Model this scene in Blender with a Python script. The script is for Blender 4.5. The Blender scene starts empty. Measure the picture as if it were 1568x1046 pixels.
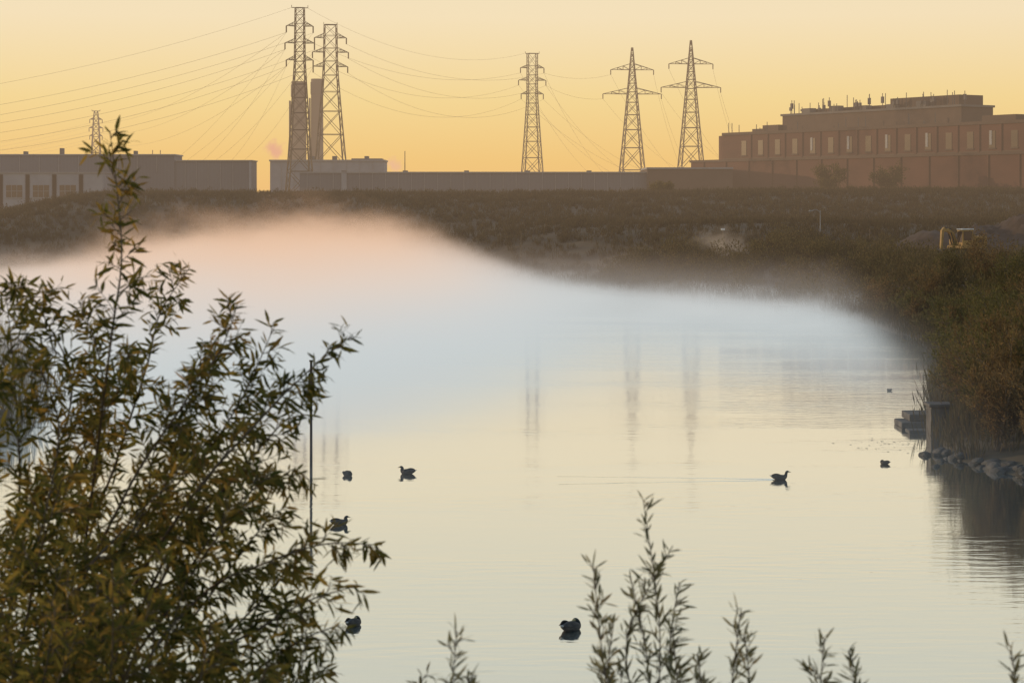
import bpy, bmesh, math, random
import numpy as np
from mathutils import Vector, Matrix
random.seed(4); rng=np.random.default_rng(4)
EYE=9.6; FP=3136.0
scene=bpy.context.scene

def lin(r,g,b):
    f=lambda c:(c/255/12.92) if c/255<=0.04045 else ((c/255+0.055)/1.055)**2.4
    return (f(r),f(g),f(b),1)
# survey helper: bearing/elevation (in 1/3136 tangent units) and distance -> world metres
def sv(u,v,d): return Vector(((u-784)/FP*d, d, EYE-(v-310)/FP*d))

# ---------------------------------------------------------------- node helpers
class NT:
    def __init__(s,nt): s.nt=nt; nt.nodes.clear()
    def n(s,t,**k):
        nd=s.nt.nodes.new(t)
        for a,b in k.items(): setattr(nd,a,b)
        return nd
    def l(s,a,b): s.nt.links.new(a,b)
    def m(s,op,a,b=None,c=None):
        nd=s.nt.nodes.new('ShaderNodeMath'); nd.operation=op
        for i,v in enumerate((a,b,c)):
            if v is None: continue
            if isinstance(v,(int,float)): nd.inputs[i].default_value=v
            else: s.l(v,nd.inputs[i])
        return nd.outputs[0]
    def mr(s,v,a,b,c,d,kind='SMOOTHSTEP'):
        nd=s.nt.nodes.new('ShaderNodeMapRange'); nd.interpolation_type=kind
        s.l(v,nd.inputs[0])
        for i,x in enumerate((a,b,c,d)): nd.inputs[i+1].default_value=x
        return nd.outputs[0]
    def ramp(s,fac,stops):
        nd=s.nt.nodes.new('ShaderNodeValToRGB'); e=nd.color_ramp.elements
        e[0].position=stops[0][0]; e[0].color=stops[0][1]
        e[1].position=stops[-1][0]; e[1].color=stops[-1][1]
        for p,c in stops[1:-1]:
            x=e.new(p); x.color=c
        s.l(fac,nd.inputs[0]); return nd.outputs[0]

def mat(name):
    m=bpy.data.materials.new(name); m.use_nodes=True; return m,NT(m.node_tree)

def surf(name,c1,c2,scale=2.0,rough=0.8,stretch=(1,1,1),metal=0,bump=0.0,ribs=0,spec=0.3):
    m,t=mat(name); o=t.n('ShaderNodeOutputMaterial'); b=t.n('ShaderNodeBsdfPrincipled')
    b.inputs['Roughness'].default_value=rough; b.inputs['Metallic'].default_value=metal
    b.inputs['Specular IOR Level'].default_value=spec
    tc=t.n('ShaderNodeTexCoord'); mp=t.n('ShaderNodeMapping'); mp.inputs['Scale'].default_value=stretch
    t.l(tc.outputs['Object'],mp.inputs[0])
    no=t.n('ShaderNodeTexNoise'); no.inputs['Scale'].default_value=scale; no.inputs['Detail'].default_value=6
    t.l(mp.outputs[0],no.inputs['Vector'])
    col=t.ramp(no.outputs[0],[(0.3,(*c1,1)),(0.7,(*c2,1))])
    if ribs:
        w=t.n('ShaderNodeTexWave'); w.inputs['Scale'].default_value=ribs; w.bands_direction='X'
        t.l(tc.outputs['Object'],w.inputs['Vector'])
        mx=t.n('ShaderNodeMix',data_type='RGBA',blend_type='MULTIPLY'); mx.inputs[0].default_value=0.25
        t.l(col,mx.inputs[6]); t.l(w.outputs['Color'],mx.inputs[7]); col=mx.outputs[2]
    t.l(col,b.inputs['Base Color'])
    if bump:
        bp=t.n('ShaderNodeBump'); bp.inputs['Strength'].default_value=bump
        t.l(no.outputs[0],bp.inputs['Height']); t.l(bp.outputs[0],b.inputs['Normal'])
    t.l(b.outputs[0],o.inputs[0]); return m

def leafmat(name,cols,trans=0.35,clump=0.6,rough=0.6):
    m,t=mat(name); o=t.n('ShaderNodeOutputMaterial')
    g=t.n('ShaderNodeNewGeometry'); no=t.n('ShaderNodeTexNoise'); no.inputs['Scale'].default_value=clump; no.inputs['Detail'].default_value=3
    t.l(g.outputs['Position'],no.inputs['Vector'])
    f=t.m('ADD',t.m('MULTIPLY',g.outputs['Random Per Island'],0.55),t.m('MULTIPLY',t.m('SUBTRACT',no.outputs[0],0.25),0.9))
    n=len(cols); col=t.ramp(f,[(i/(n-1),(*c,1)) for i,c in enumerate(cols)])
    d=t.n('ShaderNodeBsdfDiffuse')
    tr=t.n('ShaderNodeBsdfTranslucent'); mx=t.n('ShaderNodeMixShader'); mx.inputs[0].default_value=trans
    t.l(col,d.inputs[0]); t.l(col,tr.inputs[0]); t.l(d.outputs[0],mx.inputs[1]); t.l(tr.outputs[0],mx.inputs[2])
    t.l(mx.outputs[0],o.inputs[0]); return m

# ---------------------------------------------------------------- mesh helpers
def link(o,parent=None):
    scene.collection.objects.link(o)
    if parent: o.parent=parent
    return o
def empty(name,loc=(0,0,0),rz=0):
    e=bpy.data.objects.new(name,None); e.location=loc; e.rotation_euler=(0,0,rz); e.empty_display_size=0.5
    return link(e)
def tri_object(name,V,T,mats,midx=None,parent=None,smooth=False):
    me=bpy.data.meshes.new(name); V=np.asarray(V,dtype=np.float32); T=np.asarray(T,dtype=np.int32)
    k=T.shape[1]
    me.vertices.add(len(V)); me.vertices.foreach_set('co',V.ravel())
    me.loops.add(T.size); me.loops.foreach_set('vertex_index',T.ravel())
    me.polygons.add(len(T)); me.polygons.foreach_set('loop_start',np.arange(0,T.size,k,dtype=np.int32))
    try: me.polygons.foreach_set('loop_total',np.full(len(T),k,dtype=np.int32))
    except Exception: pass
    for m in mats: me.materials.append(m)
    if midx is not None: me.polygons.foreach_set('material_index',np.asarray(midx,dtype=np.int32))
    me.polygons.foreach_set('use_smooth',np.full(len(T),smooth,dtype=bool))
    me.update(calc_edges=True); me.validate()
    return link(bpy.data.objects.new(name,me),parent)

class MB:
    def __init__(s): s.v=[]; s.f=[]; s.mi=[]
    def add(s,vs,fs,mi=0):
        o=len(s.v); s.v+= [tuple(v) for v in vs]; s.f+=[tuple(i+o for i in f) for f in fs]; s.mi+=[mi]*len(fs)
    def box(s,x0,x1,y0,y1,z0,z1,mi=0,M=None):
        vs=[Vector((x,y,z)) for z in (z0,z1) for y in (y0,y1) for x in (x0,x1)]
        if M is not None: vs=[M@v for v in vs]
        s.add(vs,[(0,2,3,1),(4,5,7,6),(0,1,5,4),(2,6,7,3),(0,4,6,2),(1,3,7,5)],mi)
    def beam(s,a,b,r,mi=0,n=4,r2=None):
        a=Vector(a); b=Vector(b); d=(b-a)
        if d.length<1e-6: return
        d.normalize(); u=d.orthogonal().normalized(); w=d.cross(u); r2=r if r2 is None else r2
        vs=[]
        for p,rr in ((a,r),(b,r2)):
            for i in range(n):
                an=2*math.pi*(i+.5)/n; vs.append(p+u*math.cos(an)*rr+w*math.sin(an)*rr)
        fs=[(i,(i+1)%n,n+(i+1)%n,n+i) for i in range(n)]+[tuple(range(n-1,-1,-1)),tuple(range(n,2*n))]
        s.add(vs,fs,mi)
    def tube(s,pts,r0,r1,n=4,mi=0):
        pts=[Vector(p) for p in pts]; vs=[]; N=len(pts); u=None
        for i,p in enumerate(pts):
            d=(pts[min(i+1,N-1)]-pts[max(i-1,0)]).normalized()
            u=d.orthogonal().normalized() if u is None else (u-d*u.dot(d)).normalized()
            w=d.cross(u); rr=r0+(r1-r0)*i/(N-1)
            for k in range(n):
                an=2*math.pi*k/n; vs.append(p+u*math.cos(an)*rr+w*math.sin(an)*rr)
        fs=[(i*n+k,i*n+(k+1)%n,(i+1)*n+(k+1)%n,(i+1)*n+k) for i in range(N-1) for k in range(n)]
        s.add(vs,fs,mi)
    def obj(s,name,mats,parent=None,bevel=0,smooth=False):
        me=bpy.data.meshes.new(name); me.from_pydata(s.v,[],s.f)
        for m in mats: me.materials.append(m)
        me.polygons.foreach_set('material_index',s.mi)
        if smooth: me.polygons.foreach_set('use_smooth',[True]*len(s.f))
        me.update(); o=link(bpy.data.objects.new(name,me),parent)
        if bevel:
            b=o.modifiers.new('bevel','BEVEL'); b.width=bevel; b.segments=2; b.limit_method='ANGLE'
        return o

def norm(a): return a/np.maximum(np.linalg.norm(a,axis=-1,keepdims=True),1e-9)
def leaves6(P,D,L,W,droop,rng=rng):
    n=len(P); D=norm(D); R=rng.normal(size=(n,3)); S=norm(np.cross(D,R)); N=np.cross(S,D)
    N=np.where(N[:,2:3]<0,-N,N); L=L[:,None]; W=W[:,None]; dr=droop[:,None]
    def pt(t,w): return P+D*L*t+S*W*w-N*dr*L*t*t
    V=np.stack([pt(0,0),pt(.33,.5),pt(.33,-.5),pt(.68,.42),pt(.68,-.42),pt(1,0)],1).reshape(-1,3)
    T=np.array([[0,2,1],[1,2,4],[1,4,3],[3,4,5]])
    T=(T[None]+(np.arange(n)*6)[:,None,None]).reshape(-1,3); return V,T
def leaves4(P,D,L,W,rng=rng):
    n=len(P); D=norm(D); R=rng.normal(size=(n,3)); S=norm(np.cross(D,R)); L=L[:,None]; W=W[:,None]
    V=np.stack([P,P+D*L*.5+S*W*.5,P+D*L,P+D*L*.45-S*W*.5],1).reshape(-1,3)
    T=np.array([[0,1,2],[0,2,3]]); T=(T[None]+(np.arange(n)*4)[:,None,None]).reshape(-1,3); return V,T

# ---------------------------------------------------------------- shoreline / terrain
SH=np.array([(17.9,70.8),(16.9,74.9),(16.3,77.5),(18.1,88.5),(21.3,103.8),(25.2,120.4),(28.2,143.4),(28,172),(24.9,188),
(14.3,207.6),(3.4,231),(-15,250),(-33,268),(-50,268),(-58,245),(-47,180),(-32,135),(-22.5,100),(-19.5,82),(-23,76),(-40,66),(-52,45),(-50,31),
(50,31),(46,48),(32,62)],dtype=float)
def sdist(x,y):
    x=np.asarray(x,float); y=np.asarray(y,float); best=np.full(x.shape,1e9); ins=np.zeros(x.shape,bool)
    n=len(SH)
    for i in range(n):
        a=SH[i]; b=SH[(i+1)%n]; e=b-a; t=np.clip(((x-a[0])*e[0]+(y-a[1])*e[1])/(e@e),0,1)
        best=np.minimum(best,np.hypot(x-a[0]-e[0]*t,y-a[1]-e[1]*t))
        c=((a[1]>y)!=(b[1]>y)); xs=a[0]+(y-a[1])/(b[1]-a[1]+1e-12)*e[0]; ins^=(c&(x<xs))
    return np.where(ins,-best,best)
def ss(a,b,x):
    t=np.clip((x-a)/(b-a),0,1); return t*t*(3-2*t)
def wob(x,y):
    return (np.sin(x*.21+1.3*np.sin(y*.13))+np.sin(y*.17+x*.05+2)+.6*np.sin(x*.53+y*.31)+.5*np.sin(y*.61-x*.4+1))/3
def height(x,y):
    x=np.asarray(x,float); y=np.asarray(y,float); s=sdist(x,y)+wob(x,y)*0.9*ss(60,110,y)
    side=0.5*ss(0,1.5,s)+3.1*ss(1,16,s)
    # far embankment with a bench half-way up
    far=.45*ss(205,250,y)+.55*ss(262,322,y)
    top=np.where(x<-62,10.75-4.2*ss(62,88,-x),10.75+0.5*ss(10,60,x))
    z=side*(1-far)+top*far*ss(0,30,s)+side*far*(1-ss(0,30,s))
    z=z+wob(x,y)*0.35*ss(2,10,s)*(1-ss(300,330,y))
    near=np.clip((31.5-y)*.26,0,8.05); z=np.where(y<60,np.maximum(near,side*ss(31,45,y)),z)
    return np.where(s<0,np.maximum(-2.0,s*.5),z)
xs=np.concatenate([[-4000,-2000,-1000,-600,-350,-220,-160],np.arange(-125,125,1.5),[125,160,220,350,600,1000,2000,4000]])
ys=np.concatenate([[-300,-100,-40,-20,-10],np.arange(-5,345,1.5),[350,380,450,600,900,1500,3000,6000]])
XX,YY=np.meshgrid(xs,ys); ZZ=height(XX,YY)
V=np.stack([XX,YY,ZZ],-1).reshape(-1,3); nx=len(xs); ny=len(ys)
ii,jj=np.meshgrid(np.arange(nx-1),np.arange(ny-1)); a=(jj*nx+ii).ravel()
Q=np.stack([a,a+1,a+nx+1,a+nx],1)
gm=surf('ground_soil_grass',(0.07,0.054,0.034),(0.11,0.085,0.052),0.35,0.95,bump=0.3)
tri_object('ground',V,Q,[gm],smooth=True)

# ---------------------------------------------------------------- water
m,t=mat('pond_water'); o=t.n('ShaderNodeOutputMaterial')
geo=t.n('ShaderNodeNewGeometry')
mp=t.n('ShaderNodeMapping'); mp.inputs['Scale'].default_value=(0.45,1.6,1); t.l(geo.outputs['Position'],mp.inputs[0])
n1=t.n('ShaderNodeTexNoise'); n1.inputs['Scale'].default_value=1.6; n1.inputs['Detail'].default_value=4; t.l(mp.outputs[0],n1.inputs['Vector'])
n2=t.n('ShaderNodeTexNoise'); n2.inputs['Scale'].default_value=0.09; n2.inputs['Detail'].default_value=3; t.l(mp.outputs[0],n2.inputs['Vector'])
amp=t.mr(n2.outputs[0],0.4,0.68,0.35,1.3)
bp=t.n('ShaderNodeBump'); bp.inputs['Distance'].default_value=0.018; bp.inputs['Strength'].default_value=0.65
t.l(t.m('MULTIPLY',n1.outputs[0],amp),bp.inputs['Height'])
gl=t.n('ShaderNodeBsdfGlossy'); gl.inputs['Roughness'].default_value=0.045; gl.inputs['Color'].default_value=(0.96,0.97,0.95,1); t.l(bp.outputs[0],gl.inputs['Normal'])
df=t.n('ShaderNodeBsdfDiffuse'); df.inputs['Color'].default_value=(0.10,0.15,0.14,1)
fr=t.n('ShaderNodeFresnel'); fr.inputs['IOR'].default_value=1.5
mx=t.n('ShaderNodeMixShader'); t.l(t.mr(fr.outputs[0],0.0,0.5,0.74,0.96,'LINEAR'),mx.inputs[0]); t.l(df.outputs[0],mx.inputs[1]); t.l(gl.outputs[0],mx.inputs[2]); t.l(mx.outputs[0],o.inputs[0])
b=MB(); b.add([(-75,20,0),(75,20,0),(75,290,0),(-75,290,0)],[(0,1,2,3)]); b.obj('water',[m])

# ---------------------------------------------------------------- mist over the water (volume)
def volbox(name,x0,x1,y0,y1,z0,z1,build,rate=1.0):
    m,t=mat(name+'_volume'); o=t.n('ShaderNodeOutputMaterial'); build(t,o)
    b=MB(); b.box(x0,x1,y0,y1,z0,z1); ob=b.obj(name,[m])
    try: m.cycles.volume_step_rate=rate
    except Exception: pass
    return ob
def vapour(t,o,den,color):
    # dense droplet mist: extinction plus an added glow standing in for scattered sky light
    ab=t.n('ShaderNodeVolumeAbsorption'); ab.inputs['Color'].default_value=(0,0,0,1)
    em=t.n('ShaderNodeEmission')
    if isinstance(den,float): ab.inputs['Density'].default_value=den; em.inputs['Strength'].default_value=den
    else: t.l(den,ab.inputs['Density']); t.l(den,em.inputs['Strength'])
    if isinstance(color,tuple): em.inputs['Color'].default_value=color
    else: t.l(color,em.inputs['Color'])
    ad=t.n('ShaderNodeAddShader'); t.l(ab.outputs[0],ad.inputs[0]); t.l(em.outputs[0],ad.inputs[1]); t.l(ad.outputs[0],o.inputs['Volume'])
def mist(t,o):
    geo=t.n('ShaderNodeTexCoord'); P=geo.outputs['Object']
    sx=t.n('ShaderNodeSeparateXYZ'); t.l(P,sx.inputs[0]); X,Y,Z=sx.outputs
    mp=t.n('ShaderNodeMapping'); mp.inputs['Scale'].default_value=(1,0.6,2.2); t.l(P,mp.inputs[0])
    a=t.n('ShaderNodeTexNoise'); a.inputs['Scale'].default_value=0.12; a.inputs['Detail'].default_value=3.5; a.inputs['Roughness'].default_value=.65; t.l(mp.outputs[0],a.inputs['Vector']); n1=a.outputs[0]
    Xw=t.m('ADD',X,t.m('MULTIPLY',t.m('SUBTRACT',n1,0.5),20.0))
    aa=t.mr(Xw,-18,8,1,0); ll=t.mr(X,-60,-20,0.06,1); bb=t.mr(Y,58,170,0,1)
    big=t.m('MULTIPLY',t.m('MULTIPLY',aa,ll),t.m('MULTIPLY',bb,t.m('ADD',1.4,t.m('MULTIPLY',n1,12.5))))
    low=t.m('MULTIPLY',t.mr(Y,75,165,0,1),t.m('ADD',0.1,t.m('MULTIPLY',n1,3.2)))
    h=t.m('ADD',t.m('ADD',big,low),0.02)
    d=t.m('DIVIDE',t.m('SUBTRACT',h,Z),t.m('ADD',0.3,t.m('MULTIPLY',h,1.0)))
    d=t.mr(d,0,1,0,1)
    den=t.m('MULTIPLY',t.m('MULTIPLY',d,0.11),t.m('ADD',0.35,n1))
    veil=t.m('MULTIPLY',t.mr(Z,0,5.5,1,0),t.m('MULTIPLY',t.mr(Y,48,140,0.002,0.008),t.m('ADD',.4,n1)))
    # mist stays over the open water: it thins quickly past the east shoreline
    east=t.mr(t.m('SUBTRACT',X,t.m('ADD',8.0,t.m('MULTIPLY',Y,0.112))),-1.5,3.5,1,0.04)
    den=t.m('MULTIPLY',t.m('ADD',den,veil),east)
    col=t.ramp(t.m('DIVIDE',Z,10.0),[(0,lin(196,208,212)),(.14,lin(206,210,210)),(.32,lin(226,210,197)),(.6,lin(236,198,168)),(1,lin(210,165,130))])  # glow colour by height, imitating sky light: bluish low, peach higher up
    vapour(t,o,den,col)
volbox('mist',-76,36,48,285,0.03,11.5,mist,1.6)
volbox('haze',-500,500,150,800,-3,200,lambda t,o:vapour(t,o,0.00085,(0.70,0.48,0.31,1)))  # even emitted glow imitates sky light scattered in the air
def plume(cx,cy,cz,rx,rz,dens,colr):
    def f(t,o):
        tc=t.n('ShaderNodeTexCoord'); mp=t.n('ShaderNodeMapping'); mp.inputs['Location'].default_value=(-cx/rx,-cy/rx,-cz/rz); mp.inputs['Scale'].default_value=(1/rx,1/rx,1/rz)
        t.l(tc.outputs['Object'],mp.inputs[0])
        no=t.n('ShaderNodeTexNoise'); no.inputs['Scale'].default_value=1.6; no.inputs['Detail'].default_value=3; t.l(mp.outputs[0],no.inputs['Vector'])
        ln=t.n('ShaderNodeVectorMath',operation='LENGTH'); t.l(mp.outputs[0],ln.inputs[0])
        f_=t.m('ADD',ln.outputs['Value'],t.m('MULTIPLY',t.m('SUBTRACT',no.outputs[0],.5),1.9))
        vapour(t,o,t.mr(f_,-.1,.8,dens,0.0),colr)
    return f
for u,v,d,rx,rz,dn,cc in ((421,230,560,3.6,3.6,.9,lin(236,168,140)),(604,253,470,3.0,2.4,.7,lin(240,185,150)),(1108,374,222,4.6,2.2,.13,lin(190,170,150))):  # last entry: glow colour, painted-in light of each plume
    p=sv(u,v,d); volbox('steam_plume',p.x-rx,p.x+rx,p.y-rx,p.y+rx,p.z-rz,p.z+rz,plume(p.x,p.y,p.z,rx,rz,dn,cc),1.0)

# ---------------------------------------------------------------- pylons
steel=surf('weathered_steel',(0.11,0.08,0.05),(0.18,0.13,0.08),0.5,0.5,metal=0.3)
wirem=surf('conductor_aluminium',(0.25,0.18,0.10),(0.3,0.22,0.12),0.5,0.5)
def pylon(name,base,h,bw,waist_z,waist_w,top_w,arms,rz=0.0,topbar=0,th=0.11):
    b=MB(); B=Vector(base)
    def w(z):
        if z<waist_z: return bw+(waist_w-bw)*(z/waist_z)**0.85
        return waist_w+(top_w-waist_w)*(z-waist_z)/(h-waist_z)
    zs=[0]
    while zs[-1]<h-1.0:
        zs.append(min(h,zs[-1]+max(1.5,w(zs[-1])*1.0)))
    if h-zs[-2]<1.0: zs.pop(-2)
    zs[-1]=h
    def cor(z):
        q=w(z)/2; return [Vector((x*q,y*q,z)) for x,y in((-1,-1),(1,-1),(1,1),(-1,1))]
    for i in range(len(zs)-1):
        a=cor(zs[i]); c=cor(zs[i+1]); r=th*(1.35-0.6*zs[i]/h)
        for k in range(4):
            b.beam(a[k],c[k],r); k2=(k+1)%4
            b.beam(a[k],c[k2],r*.45); b.beam(a[k2],c[k],r*.45); b.beam(c[k],c[k2],r*.45)
    for z,span,dep in arms:
        q=w(z)/2
        for sg in (-1,1):
            tip=Vector((sg*span,0,z))
            for y in (-1,1):
                lo=Vector((sg*q,y*q,z)); up=Vector((sg*q,y*q,z+dep))
                b.beam(lo,tip,th*.5); b.beam(up,tip,th*.5)
                m1=lo.lerp(tip,.35); m2=up.lerp(tip,.35); m3=lo.lerp(tip,.65); m4=up.lerp(tip,.65)
                b.beam(m1,m2,th*.35); b.beam(m3,m4,th*.35); b.beam(lo,m2,th*.35); b.beam(m1,m4,th*.35)
            b.beam(tip,tip-Vector((0,0,1.3)),0.14,0,6)
    if topbar:
        b.beam((-topbar,0,h),(topbar,0,h),th*.7)
        for sg in(-1,1): b.beam((sg*topbar,0,h),(sg*topbar,0,h+.5),th*.5)
    o=b.obj(name,[steel]); o.location=B; o.rotation_euler=(0,0,rz); return o
def ztop(v,d): return EYE-(v-310)/FP*d
BZ=10.6
PY={}
def mk(key,u,vt,d,bwpx,waist_v,waist_px,top_px,arms,**k):
    s=d/FP; X=(u-784)*s; h=ztop(vt,d)-BZ; q=k.get('rz',0)
    A=[(ztop(v,d)-BZ,sp*s/math.cos(q),dp*s) for v,sp,dp in arms]
    pylon('transmission_tower',(X,d,BZ),h,bwpx*s,ztop(waist_v,d)-BZ,waist_px*s,top_px*s,A,**k)
    PY[key]=[[Vector((X+sg*sp*math.cos(q),d+sg*sp*math.sin(q),BZ+z-1.3)) for sg in(-1,1)] for z,sp,dp in A]
mk('P1',459,12,400,40,96,15,13,[(40,20,7),(66,22,7),(92,20,7)],rz=.25,topbar=1.6)
mk('P2',506,38,430,54,104,20,18,[(58,24,7),(80,27,7),(102,26,7)],rz=.2,topbar=1.4)
mk('P3',815,82,520,34,146,14,14,[(104,18,5),(123,21,5),(144,17,5)],rz=.2,topbar=1.8,th=.12)
mk('P4',968,73,540,44,145,14,2,[(107,33,9),(144,45,9)],rz=.1,th=.14)
mk('P5',1058,62,520,45,136,14,2,[(98,34,9),(134,46,9)],rz=.1,th=.14)
mk('P0',147,170,720,22,185,8,5,[(183,9,3),(196,10,3),(208,9,3)],rz=.3,topbar=1.4,th=.17)
b=MB()
def wire(p,q,sag,r=0.024,n=22):
    p=Vector(p);q=Vector(q)
    b.tube([p.lerp(q,i/n)-Vector((0,0,sag*4*(i/n)*(1-i/n))) for i in range(n+1)],r,r,3)
for i in range(3):
    for s_ in(0,1):
        wire(PY['P2'][i][s_],PY['P3'][i][s_],4.2+1.3*i)
        wire(PY['P1'][i][s_],sv(-260+60*s_,195+22*i+9*s_,340),2.5+.6*i,0.024)
        wire(PY['P3'][i][s_],sv(905+38*i+22*s_,268,600),2.5,0.024)
        wire(PY['P1'][i][s_],sv(262+44*i+18*s_,250,430),2,0.018)
        if s_==0: wire(PY['P1'][i][s_],PY['P0'][i][s_],5+i*1.2,0.024)
        wire(PY['P0'][i][s_],sv(-200,235+6*i+8*s_,820),3,0.024)
for i in range(2):
    for s_ in(0,1):
        wire(PY['P5'][i][s_],sv(1120+20*s_+12*i,262,560),2.5,0.024)
        wire(PY['P4'][i][s_],sv(1032+12*s_+12*i,262,600),2.0,0.024)
wire(PY['P3'][0][1],PY['P4'][0][0],1.2); wire(PY['P3'][1][1],PY['P4'][1][0],1.2)
wire(sv(470,12,400),sv(803,82,520),5,0.02); wire(sv(446,12,400),sv(-200,160,340),2,0.02)
b.obj('power_lines',[wirem])

# ---------------------------------------------------------------- buildings
clad=surf('corrugated_cladding',(0.13,0.14,0.175),(0.17,0.18,0.215),0.12,0.7,ribs=1.2)
conc=surf('painted_concrete',(0.25,0.265,0.31),(0.33,0.34,0.38),0.4,0.85)
trim=surf('roof_trim',(0.24,0.24,0.26),(0.32,0.32,0.33),1,0.6)
roofm=surf('roof_membrane',(0.12,0.11,0.11),(0.17,0.16,0.15),.3,.9)
brick=surf('red_brick',(0.085,0.04,0.03),(0.13,0.06,0.043),0.12,0.9,stretch=(1,1,2))
brick2=surf('tan_panel',(0.085,0.06,0.048),(0.12,0.082,0.065),0.3,0.9)
stackm=surf('stack_concrete',(0.08,0.065,0.06),(0.12,0.10,0.085),0.08,0.9,stretch=(1,1,3))
m,t=mat('window_glass'); o=t.n('ShaderNodeOutputMaterial'); p=t.n('ShaderNodeBsdfPrincipled'); p.inputs['Roughness'].default_value=0.15
no=t.n('ShaderNodeTexNoise'); no.inputs['Scale'].default_value=.4; t.l(t.ramp(no.outputs[0],[(0.3,(0.05,0.038,0.035,1)),(0.7,(0.13,0.08,0.06,1))]),p.inputs['Base Color']); t.l(p.outputs[0],o.inputs[0]); glass=m
BM=[clad,conc,trim,roofm,glass,brick,brick2]
def bld(name,mbs,loc=(0,0,0),rz=0):
    e=empty(name,loc,rz)
    for n_,mb in mbs: mb.obj(n_,BM,e)
    return e
s=.1212; D=380
X=lambda u:(u-784)*s; Z=lambda v:EYE-(v-310)*s
W=MB(); R=MB(); WI=MB(); DT=MB()
W.box(X(-160),X(267),D,D+9,5,Z(238),0); W.box(X(267)+.01,X(385),D+.4,D+8,5,Z(246.5),0)
R.box(X(-160)-.2,X(267)+.2,D-.25,D+9.2,Z(238),Z(236),2); R.box(X(267)+.25,X(385)+.2,D+.15,D+8.2,Z(246.5),Z(245),2)
W.box(X(-160),X(172),D-9,D-.02,4,Z(266),1)
R.box(X(-160),X(172)+.2,D-9.2,D-.1,Z(266),Z(264.5),2)
for row,(va,vb) in enumerate(((284,302),(318,334))):
    for k in range(9):
        ua=-132+k*40
        if ua+24>168: continue
        WI.box(X(ua),X(ua+24),D-9.06,D-8.9,Z(vb),Z(va),4)
        WI.box(X(ua)-.12,X(ua+24)+.12,D-9.12,D-9.0,Z(vb)-.2,Z(vb)-.02,2)
        for q_ in(8,16): WI.box(X(ua+q_)-.04,X(ua+q_)+.04,D-9.1,D-9.065,Z(vb),Z(va),2)
        WI.box(X(ua),X(ua+24),D-9.105,D-9.063,Z((va+vb)/2)-.04,Z((va+vb)/2)+.04,2)
        DT.box(X(ua+29),X(ua+35),D-9.14,D-9.01,4,Z(268),1)
for k in range(14): DT.box(X(-150+k*30),X(-149.2+k*30),D-.12,D-.01,Z(264),Z(239),2)
for u in (283,300,318,337,356): DT.box(X(u),X(u+.7),D+.28,D+.39,5,Z(247),2)
DT.box(X(381),X(385)-.02,D+.25,D+.38,5,Z(247),1)
for u,hh in((86,1.2),(30,.6),(200,.7)): DT.box(X(u),X(u+4),D+3,D+5,Z(236)-.3,Z(236)+hh,3)
for u in (87,140,228,240): DT.beam((X(u),D+4,Z(236)-.2),(X(u),D+4,Z(229)),.07,3)
bld('industrial_building',[('walls',W),('roof',R),('windows',WI),('details',DT)])
s=.135; D=424
W=MB();R=MB();DT=MB()
W.box(X(413),X(588),D,D+10,9,Z(247),1); R.box(X(413)-.2,X(588)+.2,D-.2,D+10,Z(247),Z(244.5),2)
W.box(X(536),X(583),D+3,D+9,Z(244.5),Z(242),0)
for k in range(8): DT.box(X(430+k*20),X(430+k*20)+.12,D-.1,D-.01,9,Z(248),2)
for u in(470,505,555): DT.box(X(u),X(u+6),D+5,D+8,Z(244.6),Z(238),3)
bld('warehouse_building',[('walls',W),('roof',R),('details',DT)])
s=.1244; D=390
W=MB();R=MB();DT=MB()
W.box(X(459),X(990),D,D+18,8,Z(265),0); R.box(X(459)-.15,X(990),D-.2,D+18.2,Z(265),Z(263),2)
W.box(X(990)+.02,X(1120),D-2,D+16,8,Z(259),6); R.box(X(990)-.1,X(1120)+.1,D-2.2,D+16.2,Z(259),Z(256.5),2)
for k in range(26): DT.box(X(470+k*20),X(470+k*20)+.1,D-.1,D-.01,8,Z(265.5),2)
for k in range(5): DT.box(X(520+k*95),X(527+k*95),D+4,D+7,Z(263.2),Z(260.5),3)
DT.box(X(523),X(531),D-.25,D-.02,8,Z(265.5),1)
bld('low_factory_building',[('walls',W),('roof',R),('details',DT)])
A=Vector((41.4,420,0)); ang=math.atan2(-.84,.54)
W=MB();R=MB();WI=MB();DT=MB()
W.box(3,118,0,45,8,23.2,5)
n=10
pts=[(3,0)]+[(3-4*math.sin(i/n*math.pi/2),4-4*math.cos(i/n*math.pi/2)) for i in range(1,n+1)]+[(-1,45),(2.98,45)]
N=len(pts); W.add([(x,y,8) for x,y in pts]+[(x,y,23.2) for x,y in pts],[(i,(i+1)%N,N+(i+1)%N,N+i) for i in range(N)]+[tuple(range(N,2*N))],5)
R.box(2.9,118.2,-.25,45,23.2,23.75,6)
W.box(14.5,64,6,14,23.75,26.9,6); R.box(14.2,64.3,5.7,14.2,26.9,27.3,3)
W.box(18,42,8,13.5,27.3,28.1,6); W.box(44,62,7.5,13.5,27.3,29.2,6)
W.box(9.5,14.4,5,14,23.75,25.2,6); W.box(5,8.5,6,12,23.75,24.6,6)
W.box(72,80,3,8,23.75,24.9,6); W.box(88,94,3,8,23.75,24.6,6)
W.box(4,120,-9,-.03,7,17.6,5); R.box(3.8,120.2,-9.25,-.28,17.6,18.05,6)
for k in range(22):
    x=9+k*5.2
    WI.box(x,x+1.5,-.07,-.005,19.1,22.0,4); DT.box(x-.15,x+1.65,-.16,-.08,18.85,19.08,6)
    DT.box(x+2.6,x+3.1,-.2,-.01,18.1,23.15,5)
    if k in(4,6,8,10,13,15): WI.box(x+.2,x+.75,-.14,-.075,19.6,22.1,2)
for k in range(16): DT.box(8+k*7,8.35+k*7,-9.2,-9.01,7,17.55,5)
DT.box(3.1,118,-.12,-.01,18.3,18.55,6)
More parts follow.
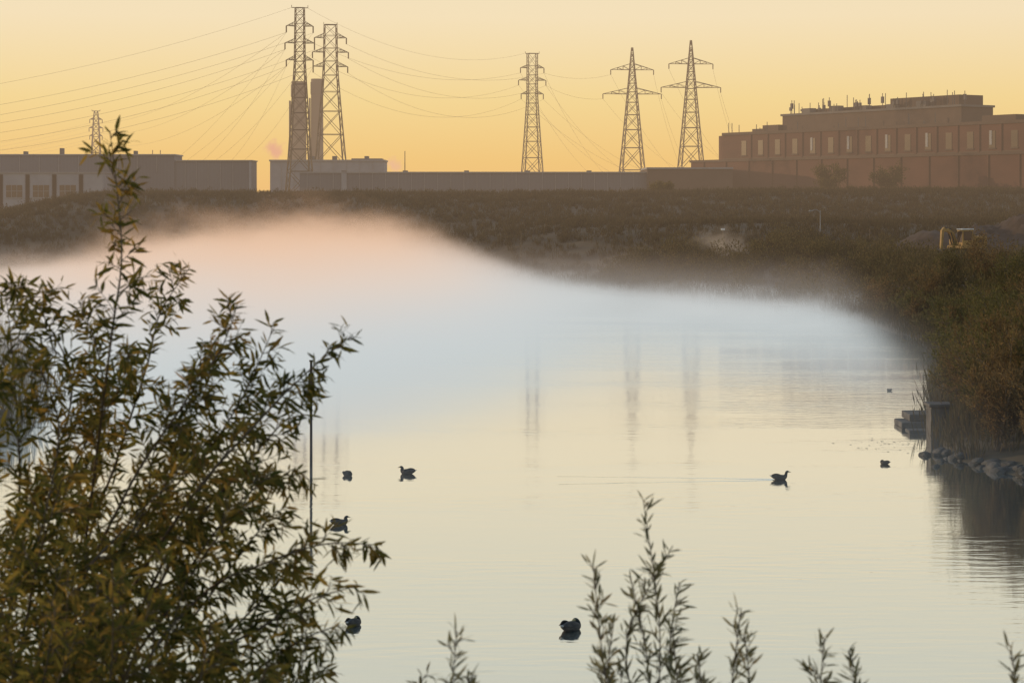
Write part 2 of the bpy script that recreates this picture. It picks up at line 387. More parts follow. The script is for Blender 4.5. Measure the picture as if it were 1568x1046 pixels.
for k in range(44):
    x=random.uniform(15,63); y=random.choice((6.2,6.2,7,8)); hh=random.uniform(.8,2.6)
    DT.beam((x,y,27.1),(x,y,27.8+hh),.09,3)
    if random.random()<.35: DT.box(x-.25,x+.25,y-.2,y+.2,27.4+hh*.4,27.4+hh*.9,3)
for k in range(20):
    x=random.uniform(2,110); DT.beam((x,2,23.7),(x,2,24.4+random.random()*1.6),.09,3)
for k in range(5): DT.box(20+k*8,22.5+k*8,6.4,7.9,27.3,27.3+random.uniform(.5,1.2),3)
bld('brick_factory_building',[('walls',W),('roof',R),('windows',WI),('details',DT)],A,ang)
for nm,u0,u1,vt in(('chimney_stack',446,469,125),('chimney_stack',476,495,121)):
    d=640; s=d/FP; b=MB(); cx=((u0+u1)/2-784)*s; r=(u1-u0)/2*s; zt=ztop(vt,d)
    nseg=20; vs=[];lv=[(8,1.08),(zt*.5,1.02),(zt-5,.98),(zt-4.6,1.06),(zt-1,1.06),(zt-.9,.98),(zt,.98),(zt,.8),(zt-3,.8)]
    for z,q in lv: vs+=[(cx+r*q*math.cos(6.2832*i/nseg),d+r*q*math.sin(6.2832*i/nseg),z) for i in range(nseg)]
    fs=[(j*nseg+i,j*nseg+(i+1)%nseg,(j+1)*nseg+(i+1)%nseg,(j+1)*nseg+i) for j in range(len(lv)-1) for i in range(nseg)]
    b.add(vs,fs,0)
    b.box(cx-r*1.25,cx-r*1.09,d-1.2,d+1.2,8,zt-6,0)
    b.obj(nm,[stackm])
def pole(name,u,vt,vb,d,r=.09,arm=0,m_=None):
    x=(u-784)/FP*d; b=MB(); z1=ztop(vt,d); z0=float(height(x,d))-.3 if d<345 else BZ-1
    b.beam((x,d,z0),(x,d,z1),r,0,8,r*.6); b.beam((x,d,z0),(x,d,z0+.5),r*2,0,8)
    if arm: b.tube([(x,d,z1-.2),(x-arm*.5,d,z1+.1),(x-arm,d,z1)],r*.5,r*.4,6); b.box(x-arm-.35,x-arm+.1,d-.12,d+.12,z1-.1,z1+.02)
    else: b.beam((x,d,z1),(x,d,z1+.08),r*.9,0,8)
    b.obj(name,[m_ or trim])
pole('lightning_mast',620,232,265,430,.14,m_=steel)
pole('street_lamp',1256,322,370,232,.07,arm=.9)
pole('utility_post',798,355,400,238,.045,m_=steel)
pole('utility_post',1332,352,390,225,.05,m_=steel)
pole('utility_post',1560,338,360,230,.05,m_=steel)
pole('floodlight_post',1107,354,375,225,.05,m_=steel)
b=MB(); P=sv(1107,351,225); b.box(P.x-.22,P.x+.22,P.y-.1,P.y+.1,P.z-.12,P.z+.1,0)
b.obj('floodlight_head',[surf('white_enamel',(.6,.6,.6),(.7,.7,.7),2,.4)],bevel=.03)
b=MB(); x=-7.2; d=73.4; b.beam((x,d,-1),(x,d,3.9),.055,0,10,.045); b.beam((x,d,3.9),(x,d,3.96),.07,0,10); b.box(x-.09,x+.09,d-.07,d-.045,2.9,3.5,0)
b.obj('metal_post',[surf('dark_steel',(.03,.03,.03),(.06,.05,.05),3,.6)])
b=MB()
for k in range(9):
    x=-56+k*2.2; z=float(height(x,232)); b.beam((x,232,z-.2),(x,232,z+1.1),.05)
for h_ in(.6,1.1): b.tube([(-56+k*2.2,232,float(height(-56+k*2.2,232))+h_) for k in range(9)],.045,.045,4)
b.obj('railing',[trim])

# ---------------------------------------------------------------- soil mound, excavator
soil=surf('bare_soil',(0.06,0.042,0.03),(0.10,0.068,0.05),0.8,0.95,bump=.5)
gx,gy=np.meshgrid(np.linspace(-1,1,60),np.linspace(-1,1,40)); 
rr=np.sqrt(gx**2+gy**2); hz=np.clip(1-rr**1.4,-.2,1)*3.9*(1+.18*np.sin(gx*7+gy*3)+.1*np.sin(gx*19)+.06*rng.normal(size=gx.shape))
px=53+gx*16; py=216+gy*10; V=np.stack([px,py,height(px,py)-.2+hz],-1).reshape(-1,3)
ii,jj=np.meshgrid(np.arange(59),np.arange(39)); a=(jj*60+ii).ravel(); tri_object('soil_mound',V,np.stack([a,a+1,a+61,a+60],1),[soil],smooth=True)
yel=surf('yellow_machine_paint',(.26,.16,.05),(.42,.25,.08),1.0,.6); dk=surf('dark_rubber_steel',(.02,.02,.02),(.05,.045,.04),3,.7)
ex=empty('excavator',(43.9,199,float(height(43.9,199))+.7),math.radians(205)); ex.scale=(.92,)*3
b=MB()
for y0 in(-1.35,.75):
    n=8; pr=[(1.5+.45*math.cos(a_),.45+.45*math.sin(a_)) for a_ in np.linspace(-math.pi/2,math.pi/2,n)]+[(-1.5+.45*math.cos(a_),.45+.45*math.sin(a_)) for a_ in np.linspace(math.pi/2,3*math.pi/2,n)]
    N=len(pr); b.add([(x,y0,z) for x,z in pr]+[(x,y0+.6,z) for x,z in pr],[(i,(i+1)%N,N+(i+1)%N,N+i) for i in range(N)]+[tuple(range(N-1,-1,-1)),tuple(range(N,2*N))],0)
b.obj('tracks',[dk],ex)
b=MB(); b.box(-.8,.8,-.75,.75,.5,1.0); b.obj('undercarriage',[dk],ex)
b=MB(); b.box(-2.0,1.2,-1.3,1.3,1.02,1.35); b.box(-2.1,-.4,-1.25,1.25,1.352,2.35); b.box(-.398,1.0,-1.25,-.3,1.352,2.0); b.obj('body',[yel],ex,bevel=.08)
b=MB(); b.box(-1.9,-.6,-1.27,-1.252,1.5,2.1); b.box(-1.6,-1.0,1.252,1.27,1.5,2.1); b.box(-1.5,-.9,-.3,.3,2.352,2.5); b.obj('grilles',[dk],ex)
b=MB(); b.box(-.3,1.1,.3,1.25,1.36,3.0,0); b.box(-.36,1.16,.26,1.3,3.0,3.1,1); b.obj('cab_frame',[yel,surf('white_roof',(.7,.7,.68),(.8,.8,.78),2,.4)],ex,bevel=.05)
b=MB(); b.box(1.102,1.12,.4,1.15,1.7,2.85); b.box(-.15,.95,1.252,1.27,1.9,2.85); b.box(-.15,.95,.28,.298,1.9,2.85); b.obj('cab_windows',[glass],ex)
b=MB(); b.tube([(1.0,-.05,1.5),(1.5,-.05,2.6),(2.1,-.05,3.0),(2.7,-.05,2.9)],.3,.2,4); b.obj('boom',[yel],ex,bevel=.03)
b=MB(); b.tube([(2.45,-.05,3.15),(2.75,-.05,2.9),(2.9,-.05,.9)],.24,.16,4); b.obj('stick',[yel],ex)
b=MB(); b.beam((1.3,-.3,1.4),(1.8,-.3,2.7),.07,0,8); b.beam((1.3,.2,1.4),(1.8,.2,2.7),.07,0,8); b.beam((1.6,-.05,3.1),(2.5,-.05,3.2),.07,0,8); b.beam((-1.6,.9,2.3),(-1.6,.9,2.8),.06,0,8); b.obj('hydraulics',[dk],ex)
b=MB(); pr=[(2.7,1.0),(3.15,.95),(3.4,.4),(3.1,-.1),(2.6,-.15),(2.3,.1),(2.7,.2),(2.8,.6)]; N=len(pr)
b.add([(x,-.5,z) for x,z in pr]+[(x,.4,z) for x,z in pr],[(i,(i+1)%N,N+(i+1)%N,N+i) for i in range(N)]+[tuple(range(N-1,-1,-1)),tuple(range(N,2*N))]); b.obj('bucket',[dk],ex)

# ---------------------------------------------------------------- outfall, rocks, dock
cm=surf('wet_concrete',(.05,.045,.04),(.13,.11,.09),1.5,.8,bump=.4)
e=empty('concrete_outfall')
b=MB(); b.box(16.9,17.75,82.6,83.6,-1,1.35); b.box(16.8,17.85,82.5,83.7,1.35,1.48); b.box(17.75,19.6,83,83.5,-1,.9); b.obj('headwall',[cm],e,bevel=.05)
b=MB(); b.box(16.6,17.9,87.2,89,.0,.24); b.box(17.0,18.2,87.6,89.4,.244,.55); b.box(16.6,17.8,85.6,86.5,-.1,.08); b.box(16.8,17.0,87.4,87.6,-1,0); b.obj('platform_slabs',[cm],e,bevel=.04)
def rocks(name,plist,mat_):
    b=MB()
    for (x,y,z,r) in plist:
        bm=bmesh.new(); bmesh.ops.create_icosphere(bm,subdivisions=2,radius=r)
        sx,sy,sz=[random.uniform(.7,1.3) for _ in range(3)]; ph=random.random()*9
        for v in bm.verts:
            k=1+.22*math.sin(v.co.x/r*3+ph)*math.cos(v.co.y/r*2.6+ph)+random.uniform(-.06,.06); v.co*=k; v.co.x*=sx; v.co.y*=sy; v.co.z*=sz*.7
        bm.verts.index_update(); b.add([v.co+Vector((x,y,z)) for v in bm.verts],[[v.index for v in f.verts] for f in bm.faces]); bm.free()
    return b.obj(name,[mat_],smooth=False)
pl=[]
for i in range(46):
    tt=random.random(); k=random.choice([0,1,1,0,0,25]); a_=SH[(k)%26]; c_=SH[(k+1)%26]; p_=a_+(c_-a_)*tt
    pl.append((p_[0]+random.uniform(-.2,.7),p_[1]+random.uniform(-.3,.6),random.uniform(-.08,.2),random.uniform(.12,.36)))
pl+=[(15.9,76.0,.0,.22),(15.7,77.8,.02,.2),(15.4,74.5,-.02,.15)]
rocks('riprap_rocks',pl,surf('rock',(.03,.028,.025),(.10,.09,.08),3,.85,bump=.3))
b=MB()
for k in range(34):
    x=random.gauss(14.6,.8); y=random.gauss(81,1.5); r=random.uniform(.018,.045); a_=random.random()*3
    b.add([(x+r*1.5*math.cos(a_+q*1.2566),y+r*1.5*math.sin(a_+q*1.2566),.012) for q in range(5)],[(0,1,2,3,4)])
b.obj('floating_leaves',[surf('wet_leaf_litter',(.08,.065,.04),(.14,.11,.06),5,.7)])
b=MB()
for k in range(7): b.box(23.8+k*.42,24.18+k*.42,184.5,186.3,.25,.33)
b.box(23.8,26.7,184.7,184.85,.02,.246); b.box(23.8,26.7,185.9,186.05,.02,.246)
for x in(24,26.5): b.beam((x,184.45,-1),(x,184.45,.7),.06,0,8)
b.obj('floating_dock',[surf('grey_timber',(.25,.23,.2),(.4,.37,.33),4,.8)])

# ---------------------------------------------------------------- vegetation
def scatter(n,x0,x1,y0,y1,smin,smax,vis=True):
    out=[]
    while len(out)<n:
        x=rng.uniform(x0,x1,4000); y=rng.uniform(y0,y1,4000); s_=sdist(x,y); k=(s_>smin)&(s_<smax)
        if vis: k&=(np.abs(x)<.275*y+6)
        k&=~((((x-52)/14)**2+((y-208)/13)**2)<1)
        out+=list(zip(x[k],y[k]))
    return np.array(out[:n])
fvm=leafmat('dry_brush_foliage',[(.07,.056,.032),(.09,.072,.038),(.12,.09,.05),(.09,.08,.04)],.25,.07)
def brush(name,P,hmin,hmax,per,ls,lw,mat_,upright=.8):
    z=height(P[:,0],P[:,1]); n=len(P); H=rng.uniform(hmin,hmax,n)*(.7+.6*rng.random(n)); Rr=H*rng.uniform(.5,.9,n)
    idx=np.repeat(np.arange(n),per); q=rng.normal(size=(n*per,3)); q=norm(q)*rng.random((n*per,1))**.4; q[:,2]=np.abs(q[:,2])
    C=np.stack([P[idx,0]+q[:,0]*Rr[idx],P[idx,1]+q[:,1]*Rr[idx],z[idx]+q[:,2]*H[idx]-.1],1)
    D=q*.7+rng.normal(size=q.shape)*.4+np.array([0,0,upright])
    L=ls*rng.uniform(.6,1.4,n*per); V,T=leaves4(C,D,L,lw*rng.uniform(.6,1.4,n*per)); return tri_object(name,V,T,[mat_])
brush('embankment_grass',scatter(11000,-100,110,196,330,.4,200),.35,.8,26,.55,.07,fvm,2.2)
brush('embankment_brush',scatter(1100,-100,110,196,318,.4,200),.7,1.5,90,.3,.09,fvm,.9)
gm2=leafmat('green_brush_foliage',[(.05,.046,.022),(.10,.082,.036),(.15,.115,.052),(.20,.145,.07)],.35,.2)
brush('bank_shrubs',scatter(520,10,60,130,232,1,26),1.0,2.5,260,.32,.10,gm2,.5)
brush('shoreline_reeds',scatter(1100,-60,40,75,255,.05,1.8),.5,1.3,26,.7,.05,fvm,2.5)
brush('shore_bushes',scatter(230,-62,-20,76,262,1.5,16),1.0,1.8,260,.28,.1,gm2,.4)
brush('near_bank_grass',scatter(1500,-14,14,2,30,-99,99,False),.15,.35,14,.3,.012,gm2,2)
bark=surf('bark',(.10,.075,.05),(.18,.13,.09),6,.9)
def big_bush(name,specs,mat_,ls,lw,per=2600,spray=.12,nst=13):
    Pv=[];Dv=[]; b=MB()
    for (x,y,h,r) in specs:
        z=float(height(x,y))
        for k in range(nst):
            an=random.uniform(0,6.283); tip=Vector((x+math.cos(an)*r*random.uniform(.2,1),y+math.sin(an)*r*random.uniform(.2,1),z+h*random.uniform(.3,1.08)))
            base=Vector((x+random.uniform(-.3,.3),y+random.uniform(-.3,.3),z-.1)); mid=base.lerp(tip,.5)+Vector((0,0,.12*h))
            pts=[base,base.lerp(mid,.5)+Vector((0,0,.06*h)),mid,mid.lerp(tip,.5)+Vector((0,0,.03*h)),tip]; b.tube(pts,.035,.008,4)
            for j in range(18):
                tt=random.uniform(.1,1)*4; i=min(3,int(tt)); p=pts[i].lerp(pts[i+1],tt-i)
                dr=Vector((random.gauss(0,.8),random.gauss(0,.8),random.gauss(.9,.6))).normalized(); L=random.uniform(.4,1.1)*min(h,3.5)*.24+.25
                q=p+dr*L; b.beam(p,q,.009,0,3,.003)
                m_=max(4,per//(nst*18)); ts=rng.random((m_,1)); c=np.array(p)[None]*(1-ts)+np.array(q)[None]*ts+rng.normal(size=(m_,3))*spray*(1.2-ts*.7)
                Pv.append(c); Dv.append(np.array(dr)[None]*1.1+rng.normal(size=(m_,3))*.55+np.array([0,0,.2]))
    P=np.concatenate(Pv); D=np.concatenate(Dv); n=len(P); V,T=leaves4(P,D,ls*rng.uniform(.6,1.3,n),lw*rng.uniform(.6,1.3,n))
    e=empty(name); b.obj('branches',[bark],e); tri_object('foliage',V,T,[mat_],parent=e); return e
rbm=leafmat('autumn_shrub_foliage',[(.05,.038,.018),(.14,.092,.042),(.25,.16,.07),(.20,.155,.06)],.45,.55)
rbm2=leafmat('olive_shrub_foliage',[(.05,.045,.018),(.11,.095,.036),(.18,.15,.058),(.24,.17,.07)],.45,.6)
sp=[(18.2,76.0,2.6,1.5),(18.9,78.0,3.7,1.7),(20.3,79.5,4.9,2.0),(18.9,81,3.3,1.7),(19.5,83,4.2,1.9),(21.4,83,5.2,2.2),(22.6,79.5,5.6,2.2),
(19.4,86,3.6,1.9),(19.4,88.5,3.4,1.8),(20.6,91,4.2,2.0),(22.4,91,4.6,2.1),(24.4,86,5.4,2.3),(19.3,73.6,2.2,1.3),(21.5,75,3.9,1.9),(21.6,95,3.6,2.0),(23.6,97,4.6,2.1)]
for i in range(0,16,2): big_bush('willow_shrub',sp[i:i+2],(rbm,rbm2,rbm)[(i//2)%3],.17,.05,6000,.11,14)
sp=[]
for i in range(36):
    y=random.uniform(97,170); s0=np.interp(y,[88,104,120,143,172],[18,21.3,25.2,28.2,28]); o_=random.uniform(1.2,12); sp.append((s0+o_,y,random.uniform(1.4,2.6)+o_*.22*(1.15 if y<125 else .7),random.uniform(1.4,2.3)))
for i in range(0,36,6): big_bush('willow_shrub',sp[i:i+6],(rbm,rbm2)[(i//6)%2],.22,.07,2600)
sp=[(-30-random.uniform(0,14),random.uniform(86,125),random.uniform(1.2,2.0),1.8) for i in range(12)]
big_bush('shore_shrub',sp,gm2,.2,.06,1500)
ym=leafmat('yellow_tree_foliage',[(.08,.065,.025),(.13,.10,.03),(.20,.14,.04)],.35,.5)
for u,v,d,h,r in((1270,262,352,4.2,3.4),(1362,262,350,4.4,3.2),(1010,282,330,1.6,2.6)):
    x=(u-784)/FP*d; big_bush('small_tree',[(x,d,h,r)],ym,.4,.2,3200,.3)

# ---------------------------------------------------------------- foreground willow
wl=leafmat('willow_leaf',[(.035,.042,.015),(.08,.082,.024),(.16,.14,.035),(.30,.20,.05),(.28,.145,.045)],.5,2.2,.45)
wb=surf('willow_bark',(.08,.06,.04),(.14,.10,.065),20,.8)
def bez(pts,n=14):
    P=[Vector(p) for p in pts]; out=[]
    Pe=[P[0]*2-P[1]]+P+[P[-1]*2-P[-2]]
    for i in range(len(P)-1):
        a,b_,c,d=Pe[i:i+4]
        for k in range(n):
            t_=k/n; out.append(.5*((2*b_)+(c-a)*t_+(2*a-5*b_+4*c-d)*t_*t_+(3*b_-a-3*c+d)*t_**3))
    out.append(P[-1]); return out
class Willow:
    def __init__(s,lw=.0145,spread=.65,sag=-.18): s.b=MB(); s.P=[];s.D=[];s.L=[];s.W=[];s.K=[]; s.lw=lw; s.spread=spread; s.sag=sag
    def leafline(s,pts,sp=.018,ll=.075,start=.1):
        acc=0;side=1; tot=sum((pts[i+1]-pts[i]).length for i in range(len(pts)-1)); run=0
        for i in range(len(pts)-1):
            d=pts[i+1]-pts[i]; L=d.length; dn=d.normalized(); run+=L; acc+=L
            while acc>sp:
                acc-=sp
                if run/tot<start: continue
                side=-side; ax=Vector((random.gauss(0,.5),random.gauss(0,.5)+.2,random.gauss(0,.3))); lat=dn.cross(Vector((0,1,0))).normalized()*side+ax*.7
                dd=dn*random.uniform(.5,1.1)+lat*s.spread+Vector((0,0,s.sag)); f=1-.4*(run/tot)**3
                s.P.append(pts[i].lerp(pts[i+1],random.random())); s.D.append(dd); s.L.append(ll*random.uniform(.65,1.25)*f); s.W.append(s.lw*ll/.075*random.uniform(.7,1.3)*f); s.K.append(random.uniform(-.15,.5))
    def twig(s,p,d,L,lvl=0,ll=.075,dr=.25,sub=.6):
        d=d.normalized(); n=7; pts=[p.copy()]; q=p.copy(); cur=d.copy()
        bend=Vector((random.gauss(0,.1),random.gauss(0,.1),-dr*random.random()))
        for i in range(n):
            cur=(cur+bend/n*1.6).normalized(); q=q+cur*(L/n); pts.append(q.copy())
        s.b.tube(pts,.0018 if lvl else .0024,.0007,4); s.leafline(pts,ll=ll)
        if lvl==0:
            for i in (1,2,3,4,5):
                if random.random()<sub:
                    sd=random.choice((-1,1)); s.twig(pts[i],cur+Vector((random.gauss(0,.4),random.gauss(0,.5),.1))+cur.cross(Vector((0,1,0)))*sd*.7,L*random.uniform(.35,.6),1,ll,dr)
    def stem(s,pts,r0,ntw,tl,start=.15,bias=(.25,0,.2),ll=.08,sub=.65):
        c=bez(pts,8); s.b.tube(c,r0,.0016,6); s.leafline(c,sp=.02,start=.6,ll=ll)
        N=len(c)-1
        for k in range(ntw):
            tt=start+(1-start)*((k+random.random())/ntw); i=min(N-1,int(tt*N)); p=c[i]; tg=(c[i+1]-c[i]).normalized()
            sd=1 if random.random()<.5 else -1; lat=tg.cross(Vector((0,1,0))).normalized()*sd
            d=tg*random.uniform(.4,1)+lat*random.uniform(.3,1.0)+Vector((0,random.gauss(0,.5),0))+Vector(bias)
            s.twig(p,d,tl*random.uniform(.5,1.2)*(1-.6*tt),0,ll,sub=sub)
    def build(s,name,lm):
        e=empty(name); s.b.obj('stems',[wb],e,smooth=True)
        V,T=leaves6(np.array(s.P),np.array(s.D),np.array(s.L),np.array(s.W),np.array(s.K)); tri_object('leaves',V,T,[lm],parent=e); return len(s.P)
w=Willow()
st=[
([(90,1350),(110,1000),(140,760),(170,520),(186,400),(180,300),(168,200)],8.4,30,.24),
([(60,1350),(90,1000),(190,760),(280,620),(335,540),(360,480)],8.0,30,.26),
([(100,1350),(160,1000),(280,780),(400,640),(470,570),(540,512)],8.2,30,.18),
([(150,1350),(210,1050),(310,910),(410,860),(500,832),(585,834)],7.8,28,.16),
([(0,1350),(10,1000),(30,760),(20,560),(8,440)],8.8,34,.30),
([(20,1350),(60,1000),(60,800),(110,600),(70,490),(30,430)],8.6,30,.28),
([(180,1350),(240,1120),(320,1010),(400,960),(470,920),(550,895)],7.6,24,.16),
([(-60,1350),(-40,1000),(-20,800),(-30,620),(-60,480)],8.0,26,.34),
([(40,1350),(140,960),(220,800),(310,700),(370,610),(420,500)],8.6,30,.22),
([(80,1350),(120,900),(180,700),(225,560),(245,480),(290,410)],8.9,26,.22),
([(120,1350),(190,1020),(270,900),(340,800),(400,740),(470,722)],8.1,28,.18),
([(200,1350),(260,1150),(330,1080),(400,1020),(460,980),(520,955)],7.4,22,.16),
([(60,1350),(60,1100),(120,900),(180,820),(260,740),(320,700)],7.9,28,.26),
([(-20,1350),(0,1150),(40,950),(60,850),(100,720)],7.7,28,.3),
([(30,1350),(90,1000),(130,800),(160,650),(150,540),(120,460)],9.1,30,.28),
([(-40,1350),(0,1000),(60,820),(90,660),(60,560)],8.2,28,.3),
([(110,1350),(170,1050),(250,860),(300,760),(360,670),(390,580)],8.7,28,.22),
([(150,1350),(210,1080),(270,980),(330,900),(390,820),(425,780)],8.3,28,.2),
([(130,1350),(180,1050),(280,830),(370,720),(430,650),(490,600)],8.5,26,.16),
([(40,1350),(100,1050),(150,900),(220,780),(240,680),(300,600)],8.0,28,.26),
([(80,1350),(130,1020),(200,860),(270,700),(300,600),(310,520)],8.8,28,.24),
([(90,1350),(180,1060),(260,930),(320,840),(380,760),(400,700)],7.9,28,.22),
([(140,1350),(240,1100),(300,1040),(360,960),(420,900),(440,860)],8.2,26,.2),
([(-20,1350),(20,1050),(80,850),(110,720),(180,600),(200,540)],8.4,28,.26)]
for pts,d,nt,tl in st:
    wp=[sv(u,v,d+random.uniform(-.35,.35)+(.5 if i==0 else 0)) for i,(u,v) in enumerate(pts)]
    w.stem(wp,.009,nt,tl)
for k in range(36):
    u=random.uniform(-60,470); top=random.uniform(820,1030) if u<300 else random.uniform(930,1040); d=random.uniform(6.6,8.2)
    wp=[sv(u-60,1420,d+.3),sv(u-30,1200,d),sv(u,(top+1200)/2,d),sv(u+random.uniform(0,60),top,d)]
    w.stem(wp,.006,10,.18,start=.3,ll=.08)
nl=w.build('willow_bush',wl)
wl2=leafmat('young_willow_leaf',[(.10,.105,.055),(.16,.155,.08),(.23,.20,.10),(.25,.175,.10)],.55,5,.5)
for lst in ([[(1010,1400),(1005,1150),(1010,960),(985,765)],[(1000,1400),(985,1150),(960,980),(1030,835)],[(1020,1400),(1040,1150),(1025,1000),(1040,890)],[(1005,1400),(1000,1150),(990,1000),(965,880)]],
            [[(945,1400),(940,1150),(920,980),(908,860)],[(935,1400),(932,1150),(928,1050),(940,950)]],
            [[(1110,1400),(1105,1180),(1120,1050),(1135,930)],[(1115,1400),(1140,1180),(1150,1080),(1140,970)],[(1100,1400),(1085,1180),(1078,1080),(1068,1000)]],
            [[(700,1400),(700,1200),(692,1070),(700,965)],[(700,1400),(715,1200),(715,1110),(722,1030)]],
            [[(1260,1400),(1260,1180),(1255,1080),(1262,975)]],[[(1320,1400),(1325,1180),(1320,1090),(1300,995)]],
            [[(1560,1400),(1562,1180),(1560,1080),(1548,990)]],[[(640,1400),(645,1250),(650,1140),(645,1030)]],[[(975,1400),(965,1250),(958,1140),(950,1020)]],
            [[(1050,1400),(1045,1200),(1040,1080),(1030,960)],[(1055,1400),(1060,1200),(1062,1110),(1070,1030)]]):
    w=Willow(.012,.5,.12); d=random.uniform(6.2,7.0)
    for pts in lst: w.stem([sv(u,v,d+random.uniform(-.15,.15)) for u,v in pts],.0035,17,.09,start=.5,bias=(.0,0,1.0),ll=.065,sub=.35)
    w.build('willow_shoot',wl2)

# ---------------------------------------------------------------- ducks
fb=surf('duck_plumage',(.035,.03,.028),(.10,.08,.065),9,.75,stretch=(1,2.5,2.5)); fh=surf('duck_head_plumage',(.02,.022,.02),(.045,.045,.038),9,.6); fbl=surf('duck_bill',(.25,.2,.1),(.4,.32,.16),6,.5); fw=surf('duck_pale_feather',(.3,.28,.25),(.45,.42,.38),9,.8)
def duck(name,u,v,rz,sc=1.0,pose='up'):
    d=EYE*FP/(v-310); x=(u-784)/FP*d
    if pose=='tuck': path=[(-.29,.13,.008,.006),(-.25,.11,.04,.015),(-.18,.08,.08,.05),(-.08,.055,.12,.09),(.03,.05,.135,.1),(.12,.055,.12,.095),(.165,.09,.085,.07),(.17,.13,.06,.055),(.16,.17,.048,.05),(.185,.2,.045,.042),(.225,.2,.03,.03),(.25,.19,.02,.012),(.285,.18,.02,.008),(.31,.175,.008,.005)]
    elif pose=='sleep': path=[(-.29,.13,.008,.006),(-.25,.11,.04,.015),(-.18,.08,.085,.05),(-.08,.06,.125,.095),(.03,.055,.145,.105),(.12,.055,.13,.095),(.17,.075,.095,.07),(.185,.11,.065,.05),(.165,.14,.05,.045),(.13,.16,.046,.04),(.09,.165,.034,.03),(.06,.16,.02,.012),(.03,.15,.016,.008),(.01,.145,.006,.004)]
    else: path=[(-.31,.14,.008,.006),(-.26,.115,.045,.015),(-.18,.08,.08,.05),(-.08,.055,.12,.09),(.03,.05,.13,.1),(.12,.06,.11,.092),(.17,.10,.07,.062),(.185,.145,.045,.045),(.19,.185,.036,.04),(.205,.225,.042,.043),(.245,.238,.034,.034),(.27,.228,.02,.016),(.31,.216,.022,.009),(.34,.211,.009,.005)]
    n=14; vs=[];N=len(path)
    for i,(px_,pz,ry,rn) in enumerate(path):
        a=path[max(i-1,0)]; c=path[min(i+1,N-1)]; tx,tz=c[0]-a[0],c[1]-a[1]; l=math.hypot(tx,tz); tx/=l;tz/=l
        for k in range(n):
            an=6.28318*k/n; vs.append((px_-tz*rn*math.sin(an),ry*math.cos(an),pz+tx*rn*math.sin(an)))
    b=MB()
    for i in range(N-1):
        mi=0 if i<6 else (1 if i<10 else 2)
        if i==0: mi=3
        base=[(i*n+k,i*n+(k+1)%n,(i+1)*n+(k+1)%n,(i+1)*n+k) for k in range(n)]; b.f+=base; b.mi+=[mi]*n
    b.v=vs; b.f+=[tuple(range(n-1,-1,-1)),tuple(range((N-1)*n,N*n))]; b.mi+=[3,2]
    e=empty(name,(x,d,0),rz); e.scale=(sc,)*3
    o=b.obj('body',[fb,fh,fbl,fw],e,smooth=True); sd=o.modifiers.new('s','SUBSURF'); sd.levels=1; sd.render_levels=1
    b=MB()
    for sg in(-1,1):
        g=[]
        for i in range(9):
            tt=i/8; xx=.11-.36*tt; wz=.075*math.sin(math.pi*min(1,tt*.9+.1))**.7
            for j in range(5):
                q=j/4; g.append((xx,sg*(.138*math.sqrt(max(0,1-(tt-.25)**2*1.2))-.035*q-.02*tt),.06+.05*tt+wz*(q*1.3-.2)))
        b.add(g,[(i*5+j,i*5+j+1,(i+1)*5+j+1,(i+1)*5+j) for i in range(8) for j in range(4)],0)
    o=b.obj('wings',[fb],e,smooth=True); so=o.modifiers.new('t','SOLIDIFY'); so.thickness=.012
    ex_,ez={'up':(.225,.247),'tuck':(.205,.21),'sleep':(.15,.165)}[pose]; b=MB()
    for sg in(-1,1): b.beam((ex_,sg*.03,ez),(ex_,sg*.046,ez+.002),.006,0,8)
    b.obj('eyes',[dk],e)
R_=math.radians
duck('duck',532,728,R_(-50),1.0,'sleep'); duck('duck',624,725,R_(165),1.2,'tuck'); duck('duck',520,803,R_(25),1.15,'tuck')
duck('duck',541,957,R_(60),1.05,'sleep'); duck('duck',874,964,R_(50),1.3,'sleep'); duck('duck',1194,734,R_(8),1.2,'up'); duck('duck',1355,710,R_(150),.8,'sleep')
duck('duck',1362,598,R_(180),.6,'sleep')
# wake of the swimming duck: two low diverging ripple ridges
b=MB()
dx,dy=(1194-784)/FP*71,71.0
for sg in(-1,1):
    n_=26; vs=[]
    for i in range(n_+1):
        q=i/n_; cx=dx-.2-q*7.5; cy=dy+sg*(.12+q*.9)+.03*math.sin(q*30); wd_=.05+.07*q; hh=.012*(1-q)+.0005
        vs+=[(cx,cy-wd_,.0045),(cx,cy,.0045+hh),(cx,cy+wd_,.0045)]
    b.add(vs,[(i*3+j,(i+1)*3+j,(i+1)*3+j+1,i*3+j+1) for i in range(n_) for j in(0,1)])
b.obj('duck_wake',[bpy.data.materials['pond_water']],smooth=True)

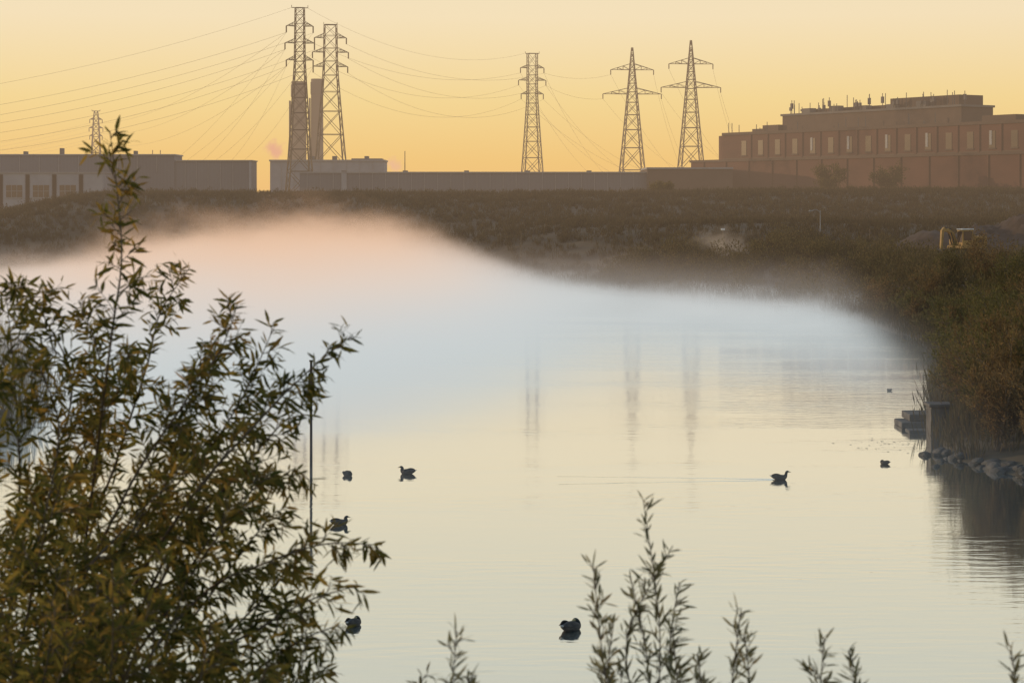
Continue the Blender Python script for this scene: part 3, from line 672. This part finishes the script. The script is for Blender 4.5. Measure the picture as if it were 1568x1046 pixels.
# ---------------------------------------------------------------- world, sun, camera
wd=bpy.data.worlds.new('World'); scene.world=wd; wd.use_nodes=True; t=NT(wd.node_tree); o=t.n('ShaderNodeOutputWorld')
SE=math.radians(7); SR=math.radians(-66)
sk=t.n('ShaderNodeTexSky'); sk.sky_type='NISHITA'; sk.sun_disc=False; sk.sun_elevation=SE; sk.sun_rotation=SR
b1=t.n('ShaderNodeBackground'); b1.inputs['Strength'].default_value=0.012; t.l(sk.outputs[0],b1.inputs[0])
tc=t.n('ShaderNodeTexCoord'); sx=t.n('ShaderNodeSeparateXYZ'); t.l(tc.outputs['Generated'],sx.inputs[0])
col=t.ramp(t.m('MAXIMUM',sx.outputs[2],0),[(0,lin(248,188,90)),(.02,lin(250,202,98)),(.05,lin(253,225,142)),(.09,lin(255,241,200)),(.13,lin(246,241,210)),(.2,lin(218,232,220)),(.26,lin(202,225,223)),(.5,lin(155,188,215)),(1,lin(110,145,190))])
az=t.mr(sx.outputs[1],-1,.8,.7,1.0)
b2=t.n('ShaderNodeBackground'); t.l(col,b2.inputs[0]); t.l(t.m('MULTIPLY',az,1.03),b2.inputs[1])
ad=t.n('ShaderNodeAddShader'); t.l(b1.outputs[0],ad.inputs[0]); t.l(b2.outputs[0],ad.inputs[1]); t.l(ad.outputs[0],o.inputs[0])
L=bpy.data.lights.new('sun','SUN'); L.energy=3.2; L.angle=math.radians(.5); L.color=(1,.72,.42)
lo=bpy.data.objects.new('sun',L); link(lo); dv=Vector((-math.sin(SR)*math.cos(SE),-math.cos(SR)*math.cos(SE),-math.sin(SE)))
lo.rotation_euler=dv.to_track_quat('-Z','Y').to_euler(); lo.location=(-60,60,60)
c=bpy.data.cameras.new('camera'); c.lens=72; c.sensor_width=36; c.shift_y=-212.5/1568; c.clip_start=.1; c.clip_end=9000
c.dof.use_dof=True; c.dof.focus_distance=110; c.dof.aperture_fstop=7
co=bpy.data.objects.new('camera',c); link(co); co.location=(0,0,EYE); co.rotation_euler=(math.radians(90),0,0); scene.camera=co
scene.view_settings.view_transform='Standard'; scene.view_settings.look='None'; scene.view_settings.exposure=0
print('willow leaves',nl)
